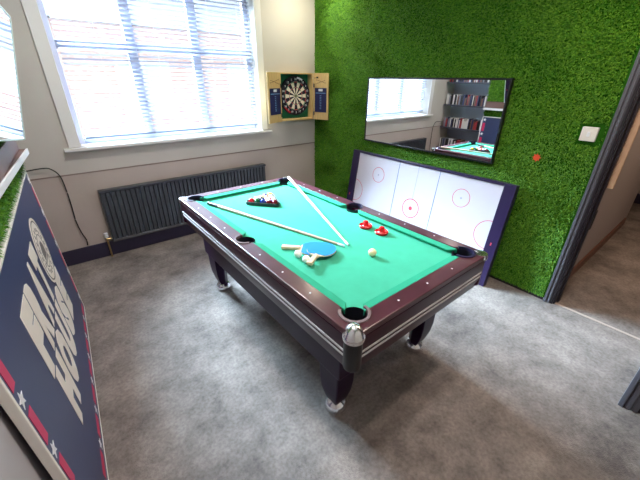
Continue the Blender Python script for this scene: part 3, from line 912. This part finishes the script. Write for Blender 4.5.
# ================================================================ DARTBOARD CABINET
dc = thing('dartboard_cabinet', 'open pine dartboard cabinet hung in the corner right of the window', 'dartboard cabinet', (-0.342, 0.0, 1.368))
m = MB(); cw_, ch = 0.232, 0.252
m.box((-cw_, -0.100, -ch), (-cw_ + 0.014, -0.001, ch)); m.box((cw_ - 0.014, -0.100, -ch), (cw_, -0.001, ch))
m.box((-cw_ + 0.014, -0.100, ch - 0.014), (cw_ - 0.014, -0.001, ch)); m.box((-cw_ + 0.014, -0.100, -ch), (cw_ - 0.014, -0.001, -ch + 0.018))
m.build('case', 'ck_wood', dc, 0.002)
bx((-cw_ + 0.0145, -0.014, -ch + 0.0185), (cw_ - 0.0145, -0.002, ch - 0.0145)).build('lining', 'ck_green', dc)
def dart_door(sgn, hinge, end, name):
    h = Vector((*hinge, 0)); e_ = Vector((*end, 0)); L = (e_ - h).length
    a = math.atan2((e_ - h).y, (e_ - h).x)
    o = bx((0, -0.009, -ch), (L, 0.009, ch)).build('door', 'ck_wood', dc, 0.002)
    o.location = h; o.rotation_euler = (0, 0, a)
    # inner face: toward the room centre/camera (local side)
    f = -1 if sgn < 0 else 1
    f = {1: 1, -1: -1}[f]
    y_ = -0.0095 if sgn == -1 else -0.0095
    yo = lambda d_: sgn * -(0.0092 + d_)
    b = MB(); b.box((0.022, yo(0.003), -ch + 0.085), (L - 0.022, yo(0), ch - 0.155)); b.build('scoreboard', 'slate', o)
    b = MB()
    b.box((L / 2 - 0.028, yo(0.0042), ch - 0.190), (L / 2 + 0.028, yo(0.0032), ch - 0.165)); b.build('scoreboard_header', 'label', o)
    b = MB()
    for z in range(9):
        for dx in (-0.006, 0.006): b.box((L / 2 + dx - 0.003, yo(0.0042), -ch + 0.12 + z * 0.018), (L / 2 + dx + 0.003, yo(0.0032), -ch + 0.128 + z * 0.018))
    b.box((0.034, yo(0.0042), ch - 0.212), (L - 0.034, yo(0.0032), ch - 0.207)); b.build('scoreboard_numbers', 'chalk', o)
    # branded scribble on upper pine panel: crossed darts emblem in dark print
    b = MB()
    for k, (p, q_) in enumerate((((0.03, 0.06), (L - 0.04, 0.10)), ((0.04, 0.10), (L - 0.03, 0.065)))):
        dx, dz = q_[0] - p[0], q_[1] - p[1]
        for i in range(6):
            x_ = p[0] + dx * i / 6; z_ = ch - 0.155 + 0.04 + (p[1] - 0.06) + dz * i / 6
            b.box((x_, yo(0.0012), z_), (x_ + dx / 7, yo(0.0003), z_ + 0.006))
    b.build('darts_emblem', nmat('brown_print', s(130, 92, 60), 0.6), o)
    for z in (ch - 0.13, -ch + 0.07):
        hb = MB(); hb.box((0.004, yo(0.004), z - 0.02), (0.016, yo(0.0002), z + 0.02)); hb.build('hinge', 'black', o)
    return o, a
dl, _ = dart_door(-1, (-cw_ - 0.001, -0.111), (-0.452, -0.200), 'l')
dr_, _ = dart_door(1, (cw_ + 0.002, -0.111), (0.300, -0.305), 'r')
# left door: local +x points left, so its room side is local +y
dl.rotation_euler[2] += 0
# dartboard
DBS = 1.06
db = thing('dartboard', 'round dartboard with cream and black segments inside the open cabinet', 'dartboard', (-0.328, -0.0145, 1.378))
m = MB(); m.lathe([(0.196, 0.0), (0.196, -0.034), (0.0, -0.034)], n=64, axis='y'); m.build('number_ring_disc', 'bb_black', db)
m = MB()
def sector(mb, r0, r1, a0, a1, mat, y=-0.0352, n=3):
    vs = []
    for k in range(n + 1):
        a = a0 + (a1 - a0) * k / n
        vs.append([mb.bm.verts.new((r * math.cos(a), y, r * math.sin(a))) for r in (r0, r1)])
    for A, B in zip(vs, vs[1:]):
        f = mb.bm.faces.new((A[0], A[1], B[1], B[0])); f.material_index = mat
for k in range(20):
    a0 = math.radians(-9 + 18 * k + 90); a1 = a0 + math.radians(18)
    dk = k % 2 == 0
    sector(m, 0.014, 0.082, a0, a1, 0 if dk else 1); sector(m, 0.082, 0.089, a0, a1, 2 if dk else 3)
    sector(m, 0.089, 0.136, a0, a1, 0 if dk else 1); sector(m, 0.136, 0.144, a0, a1, 2 if dk else 3)
sector(m, 0.0, 0.006, 0, 2 * math.pi, 2, n=24); sector(m, 0.006, 0.014, 0, 2 * math.pi, 3, n=24)
m.build('scoring_face', ['bb_black', 'bb_cream', 'bb_red', 'bb_green'], db, smooth=False)
def txt(body, size, name, mat, parent, loc, rot, bold=0.0, extrude=0.0008, sx=1.0, sy=1.0, width=None, height=None):
    cu = bpy.data.curves.new(name, 'FONT'); cu.body = body; cu.size = size; cu.align_x = 'CENTER'; cu.align_y = 'CENTER'
    cu.extrude = extrude; cu.offset = bold; cu.resolution_u = 3
    o = bpy.data.objects.new(name, cu); COL.objects.link(o)
    bpy.context.view_layer.update()
    me = bpy.data.meshes.new_from_object(o.evaluated_get(bpy.context.evaluated_depsgraph_get()))
    bpy.data.objects.remove(o); bpy.data.curves.remove(cu)
    co = np.array([v.co[:] for v in me.vertices]); lo, hi = co.min(0), co.max(0)
    fx = (width / (hi[0] - lo[0])) if width else sx
    fy = (height / (hi[1] - lo[1])) if height else sy
    for v in me.vertices:
        v.co.x = (v.co.x - (lo[0] + hi[0]) / 2) * fx; v.co.y = (v.co.y - (lo[1] + hi[1]) / 2) * fy
    me.materials.clear(); me.materials.append(M[mat])
    o = bpy.data.objects.new(name, me); COL.objects.link(o); o.parent = parent
    o.location = loc; o.rotation_euler = rot
    return o
for k, nme in enumerate([20, 1, 18, 4, 13, 6, 10, 15, 2, 17, 3, 19, 7, 16, 8, 11, 14, 9, 12, 5]):
    a = math.radians(90 - 18 * k)
    txt(str(nme), 0.03, 'number', 'pn_white', db, (0.168 * math.cos(a), -0.0355, 0.168 * math.sin(a)), (math.radians(90), 0, 0))
m = MB()
for r in (0.144, 0.089): 
    m.tube([(r * math.cos(math.radians(6 * i)), -0.0365, r * math.sin(math.radians(6 * i))) for i in range(61)], 0.0007, 5)
m.build('wire_rings', 'wire', db)
db.scale = (DBS, 1, DBS)
# red and white name bars at rim lower left
m = MB()
sector(m, 0.172, 0.190, math.radians(215), math.radians(245), 0, -0.0356, 8)
sector(m, 0.172, 0.190, math.radians(60), math.radians(84), 1, -0.0356, 8)
m.build('rim_print', ['bb_red', 'pn_white'], db, smooth=False)
# dart beside the board, stuck into inner edge of right door
dt = thing('dart', 'black dart stuck beside the dartboard at the right side of the cabinet', 'dart', (-0.135, -0.101, 1.565))
m = MB(); m.tube([(-0.002, 0.0, 0), (0.0, -0.02, 0.001), (0.003, -0.045, 0.003)], [0.0008, 0.001, 0.003], 8); m.build('barrel', 'wire', dt)
m = MB(); m.tube([(0.003, -0.0452, 0.003), (0.007, -0.085, 0.006)], 0.0022, 8); m.build('shaft', 'black', dt)
m = MB(); m.box((0.006, -0.12, 0.0), (0.0066, -0.086, 0.018)); m.box((-0.003, -0.12, 0.0085), (0.0055, -0.086, 0.0092)); m.box((0.0071, -0.12, 0.0085), (0.016, -0.086, 0.0092)); m.build('flight', 'black', dt)

# ================================================================ FRAT HOUSE board
PD = Vector((-CS, -1, 0)).normalized()
ph = 1.045; PLn = 1.80; thick = 0.022
pb = thing('party_game_board', 'dark blue folding game table on its side reading FRAT HOUSE, with stars and stripes', 'game table', (-2.857, -0.80, 0.0))
# local frame: +X runs along the board from far end to near end; local -Y... face = +Y side
ang_z = math.atan2(PD.y, PD.x)
leanb = math.asin(0.027 / 1.05)
pb.matrix_world = Matrix.Translation((-2.857, -0.80, 0.002)) @ Matrix.Rotation(ang_z, 4, 'Z') @ Matrix.Rotation(leanb * 1.0, 4, 'X')
# with rot Z about -92.7deg: local +X -> -y world, local +Y -> +x world (face side)
bx((0.012, -thick + 0.002, 0.012), (PLn - 0.012, -0.0005, ph - 0.012)).build('board', 'pn_navy', pb)
m = MB()
m.box((0, -thick, 0), (0.0115, 0.001, ph)); m.box((PLn - 0.0115, -thick, 0), (PLn, 0.001, ph))
m.box((0.0115, -thick, 0), (PLn - 0.0115, 0.001, 0.0115)); m.box((0.0115, -thick, ph - 0.0115), (PLn - 0.0115, 0.001, ph))
m.build('aluminium_edge', nmat('cream_edge', s(240, 234, 228), 0.35), pb, 0.002)
# stars and bars border
def star_poly(cx, cz, r, rot=90):
    return [(cx + (r if k % 2 == 0 else r * 0.42) * math.cos(math.radians(rot + 36 * k)), cz + (r if k % 2 == 0 else r * 0.42) * math.sin(math.radians(rot + 36 * k))) for k in range(10)]
bo = 0.042
def star(cx, cz):
    m = MB(); m.prism(star_poly(cx, cz, 0.027), -0.0004, 0.0010, 'y'); m.build('star', 'pn_white', pb, smooth=False)
def stripe(xa, xb, za, zb):
    m = MB(); m.box((xa, -0.0004, za), (xb, 0.0008, zb)); m.build('stripe', 'pn_pink', pb, smooth=False)
zs = [0.10 + 0.212 * k for k in range(5)]
for x, zl in ((bo, (0.12, 0.34, 0.56, 0.78, 0.995)), (PLn - bo, (0.20, 0.41, 0.62, 0.83))):
    for k, z in enumerate(zl):
        star(x, z)
        if z < 0.9: stripe(x - 0.02, x + 0.02, z + 0.045, min(z + 0.168, 1.01))
xs = [bo + (PLn - 2 * bo) * k / 8 for k in range(9)]
for k in range(8):
    if k: star(xs[k], zs[0] - 0.035)
    stripe(xs[k] + 0.045, xs[k + 1] - 0.045, zs[0] - 0.055, zs[0] - 0.015)
# lettering: reader faces the board: left = near end (large X). Text plane: right = -X, up = +Z, normal +Y
def letters(body, xl, xr, z0, z1, bold):
    w = xl - xr
    n = len(body); lw = w / n
    for i, ch_ in enumerate(body):
        o = txt(ch_, 0.3, 'letter_' + ch_.lower(), 'pn_cream', pb, (0, 0, 0), (0, 0, 0), bold=bold, extrude=0.0008, width=lw * 0.90, height=z1 - z0)
        o.matrix_local = Matrix.Translation((xl - lw * (i + 0.5), 0.0004, (z0 + z1) / 2)) @ Matrix.Rotation(math.pi, 4, 'Z') @ Matrix.Rotation(math.pi / 2, 4, 'X')
letters('FRAT', 1.46, 0.80, 0.61, 0.89, 0.024)
letters('HOUSE', 1.43, 0.46, 0.315, 0.595, 0.024)
m = MB()
EX, EZ, ER = 0.60, 0.75, 0.175
def disc(mb, cx, cz, r0, r1, y, n=40):
    vs = []
    for k in range(n):
        a = 2 * math.pi * k / n
        vs.append([mb.bm.verts.new((cx + r * math.cos(a), yy, cz + r * math.sin(a))) for r, yy in ((r0, y), (r1, y), (r1, -0.0004), (r0, -0.0004))])
    for i in range(n):
        A, B = vs[i], vs[(i + 1) % n]
        for j in range(4): mb.bm.faces.new((A[j], A[(j + 1) % 4], B[(j + 1) % 4], B[j]))
disc(m, EX, EZ, 0.0, ER, 0.0009); em = m.build('emblem_disc', 'pn_cream', pb, smooth=False)
m = MB(); disc(m, EX, EZ, ER - 0.022, ER - 0.014, 0.0016)
disc(m, EX, EZ, 0.084, 0.090, 0.0016)
for k in range(18):
    a = 2 * math.pi * k / 18
    cx, cz = EX + 0.113 * math.cos(a), EZ + 0.113 * math.sin(a)
    m.prism([(cx - 0.008, cz - 0.010), (cx + 0.008, cz - 0.010), (cx + 0.006, cz + 0.010), (cx - 0.006, cz + 0.010)], 0.0, 0.0016, 'y')
m.build('emblem_rings', 'pn_ink', em, smooth=False)
m = MB(); m.prism([(EX - 0.05, EZ - 0.035), (EX + 0.05, EZ - 0.035), (EX + 0.058, EZ + 0.01), (EX + 0.02, EZ + 0.05), (EX - 0.02, EZ + 0.05), (EX - 0.058, EZ + 0.01)], 0.0, 0.0018, 'y')
m.prism([(EX - 0.065, EZ - 0.052), (EX + 0.065, EZ - 0.052), (EX + 0.065, EZ - 0.042), (EX - 0.065, EZ - 0.042)], 0.0, 0.0018, 'y')
m.build('emblem_figure', 'pn_ink', em, smooth=False)

# ================================================================ MANTEL SHELF and tilted mirror above
sh = thing('mantel_shelf', 'brown wooden mantel shelf with a white front edge on the grass chimney breast', 'shelf', (-2.9, -0.8, 1.145))
F = [(-2.836, -0.80), (-2.975, -2.20)]
bk = lambda y: cfx(y) + 0.010
m = MB(); m.prism([(F[0][0] - 0.009 + 2.9, 0.0), (F[1][0] - 0.009 + 2.9, -1.4), (F[1][0] - 0.02 + 2.9, -1.4), (bk(-0.8) + 2.9, 0.0)], 0.0, 0.028)
m.build('board', 'mantel', sh, 0.002)
m = MB(); m.prism([(F[0][0] + 2.9, 0.0), (F[1][0] + 2.9, -1.4), (F[1][0] - 0.0085 + 2.9, -1.4), (F[0][0] - 0.0085 + 2.9, 0.0)], -0.001, 0.030)
m.build('front_edge', 'pn_white', sh, 0.001)

mg = thing('tilted_wall_mirror', 'bright tilted mirror above the mantel shelf at the left edge, reflecting the blind', 'mirror', (-2.822, -1.10, 1.262))
mu = Vector((-0.085, -0.60, 0.08)).normalized(); mv = Vector((0.105, 0.0, 0.55)); mv = (mv - mu * mv.dot(mu)).normalized(); mn = mv.cross(mu).normalized()
if mn.x < 0: mn = -mn
mat4 = Matrix.Identity(4)
for i in range(3):
    mat4[i][0] = mu[i]; mat4[i][1] = mv[i]; mat4[i][2] = mn[i]
mg.matrix_world = Matrix.Translation((-2.822, -1.10, 1.262)) @ mat4
MGW, MGH = 0.70, 0.575
bx((0.008, 0.008, -0.006), (MGW - 0.008, MGH - 0.008, -0.001)).build('glass', 'mirror', mg, smooth=False)
m = MB()
m.box((0, 0, -0.016), (0.0075, MGH, 0.002)); m.box((MGW - 0.0075, 0, -0.016), (MGW, MGH, 0.002)); m.box((0.0075, 0, -0.016), (MGW - 0.0075, 0.0075, 0.002)); m.box((0.0075, MGH - 0.0075, -0.016), (MGW - 0.0075, MGH, 0.002))
m.build('frame', nmat('pale_green_frame', s(214, 230, 226), 0.3), mg, 0.001)

m = MB(); m.prism([(bk(-0.8) + 2.9 + 0.030, -0.004), (bk(-2.2) + 2.9 + 0.012, -1.39), (bk(-2.2) + 2.9, -1.39), (bk(-0.8) + 2.9, -0.004)], 0.0285, 0.12)
m.build('upstand', 'mantel', sh, 0.002)
# ================================================================ ALCOVE SHELVES with cases (seen in the mirror)
SHZ = [0.45, 0.81, 1.18, 1.53]
nm = ['bottom', 'second lowest', 'second highest', 'top']
cc = {'dark blue': s(40, 44, 84), 'black': s(26, 24, 30), 'white': s(214, 208, 206), 'red': s(150, 42, 48), 'brown': s(110, 76, 62), 'grey': s(128, 126, 138)}
for k, v in cc.items(): M['case_' + k] = nmat('case_' + k.replace(' ', '_'), v, 0.35)
protos = {}
for si, z in enumerate(SHZ):
    o = bx((-3.2485, -0.785, z - 0.02), (-2.96, -0.012 if z < 0.8 else -0.02, z)).build('wall_shelf', 'shelf', bevel=0.002)
    tag(o, 'dark %s shelf of the alcove, packed with thin cases' % nm[si], 'shelf', 'alcove shelves')
    y = -0.045
    while y > -0.765:
        w = random.choice((0.013, 0.015, 0.022, 0.028)); 
        k = random.choice(['dark blue', 'black', 'white', 'red', 'brown', 'grey', 'black', 'white'])
        h = 0.155 + random.choice((0, 0, 0.008, -0.02, -0.04)); dpt = 0.135
        if y - w < -0.77: break
        if (k, w) not in protos:
            mm = MB(); mm.box((-dpt, -w, 0), (0, 0, 0.19)); pr = mm.build('disc_case', 'case_' + k, bevel=0.0015); protos[(k, w)] = pr; used = pr
        else:
            used = protos[(k, w)].copy(); COL.objects.link(used)
        used.location = (-2.99, y, z + 0.0005); used.scale = (1, 1, h / 0.19)
        tag(used, '%s-spined case standing on the %s alcove shelf' % (k, nm[si]), 'disc case', 'cases on the %s shelf, %s spines' % (nm[si], k))
        y -= w + 0.0012
        if random.random() < 0.05: y -= 0.02

# ================================================================ CEILING LAMPS
for i, (x, y, pw, cl) in enumerate(SPOTS):
    where = ['above the dartboard corner', 'between doorway and pool table', 'added as fill above the front of the game table', 'added as fill above the left window side', 'in the corridor'][i]
    t = thing('ceiling_light', 'round recessed white ceiling light ' + where, 'ceiling light', (x, y, CZ), 0, 'recessed ceiling lights')
    m = MB(); m.lathe([(0.055, -0.001), (0.058, -0.012), (0.044, -0.014), (0.040, -0.004), (0.040, -0.001)], n=28, closed=False); m.build('bezel', 'white', t)
    m = MB(); m.lathe([(0.038, -0.002), (0.038, -0.006), (0, -0.007)], n=24); m.build('lens', 'bulb', t)
    l = bpy.data.lights.new('lamp_light', 'AREA'); l.shape = 'DISK'; l.size = 0.16; l.energy = pw; l.color = cl; l.spread = math.radians(170)
    lo = bpy.data.objects.new('lamp_light', l); COL.objects.link(lo); lo.parent = t; lo.location = (0, 0, -0.02)
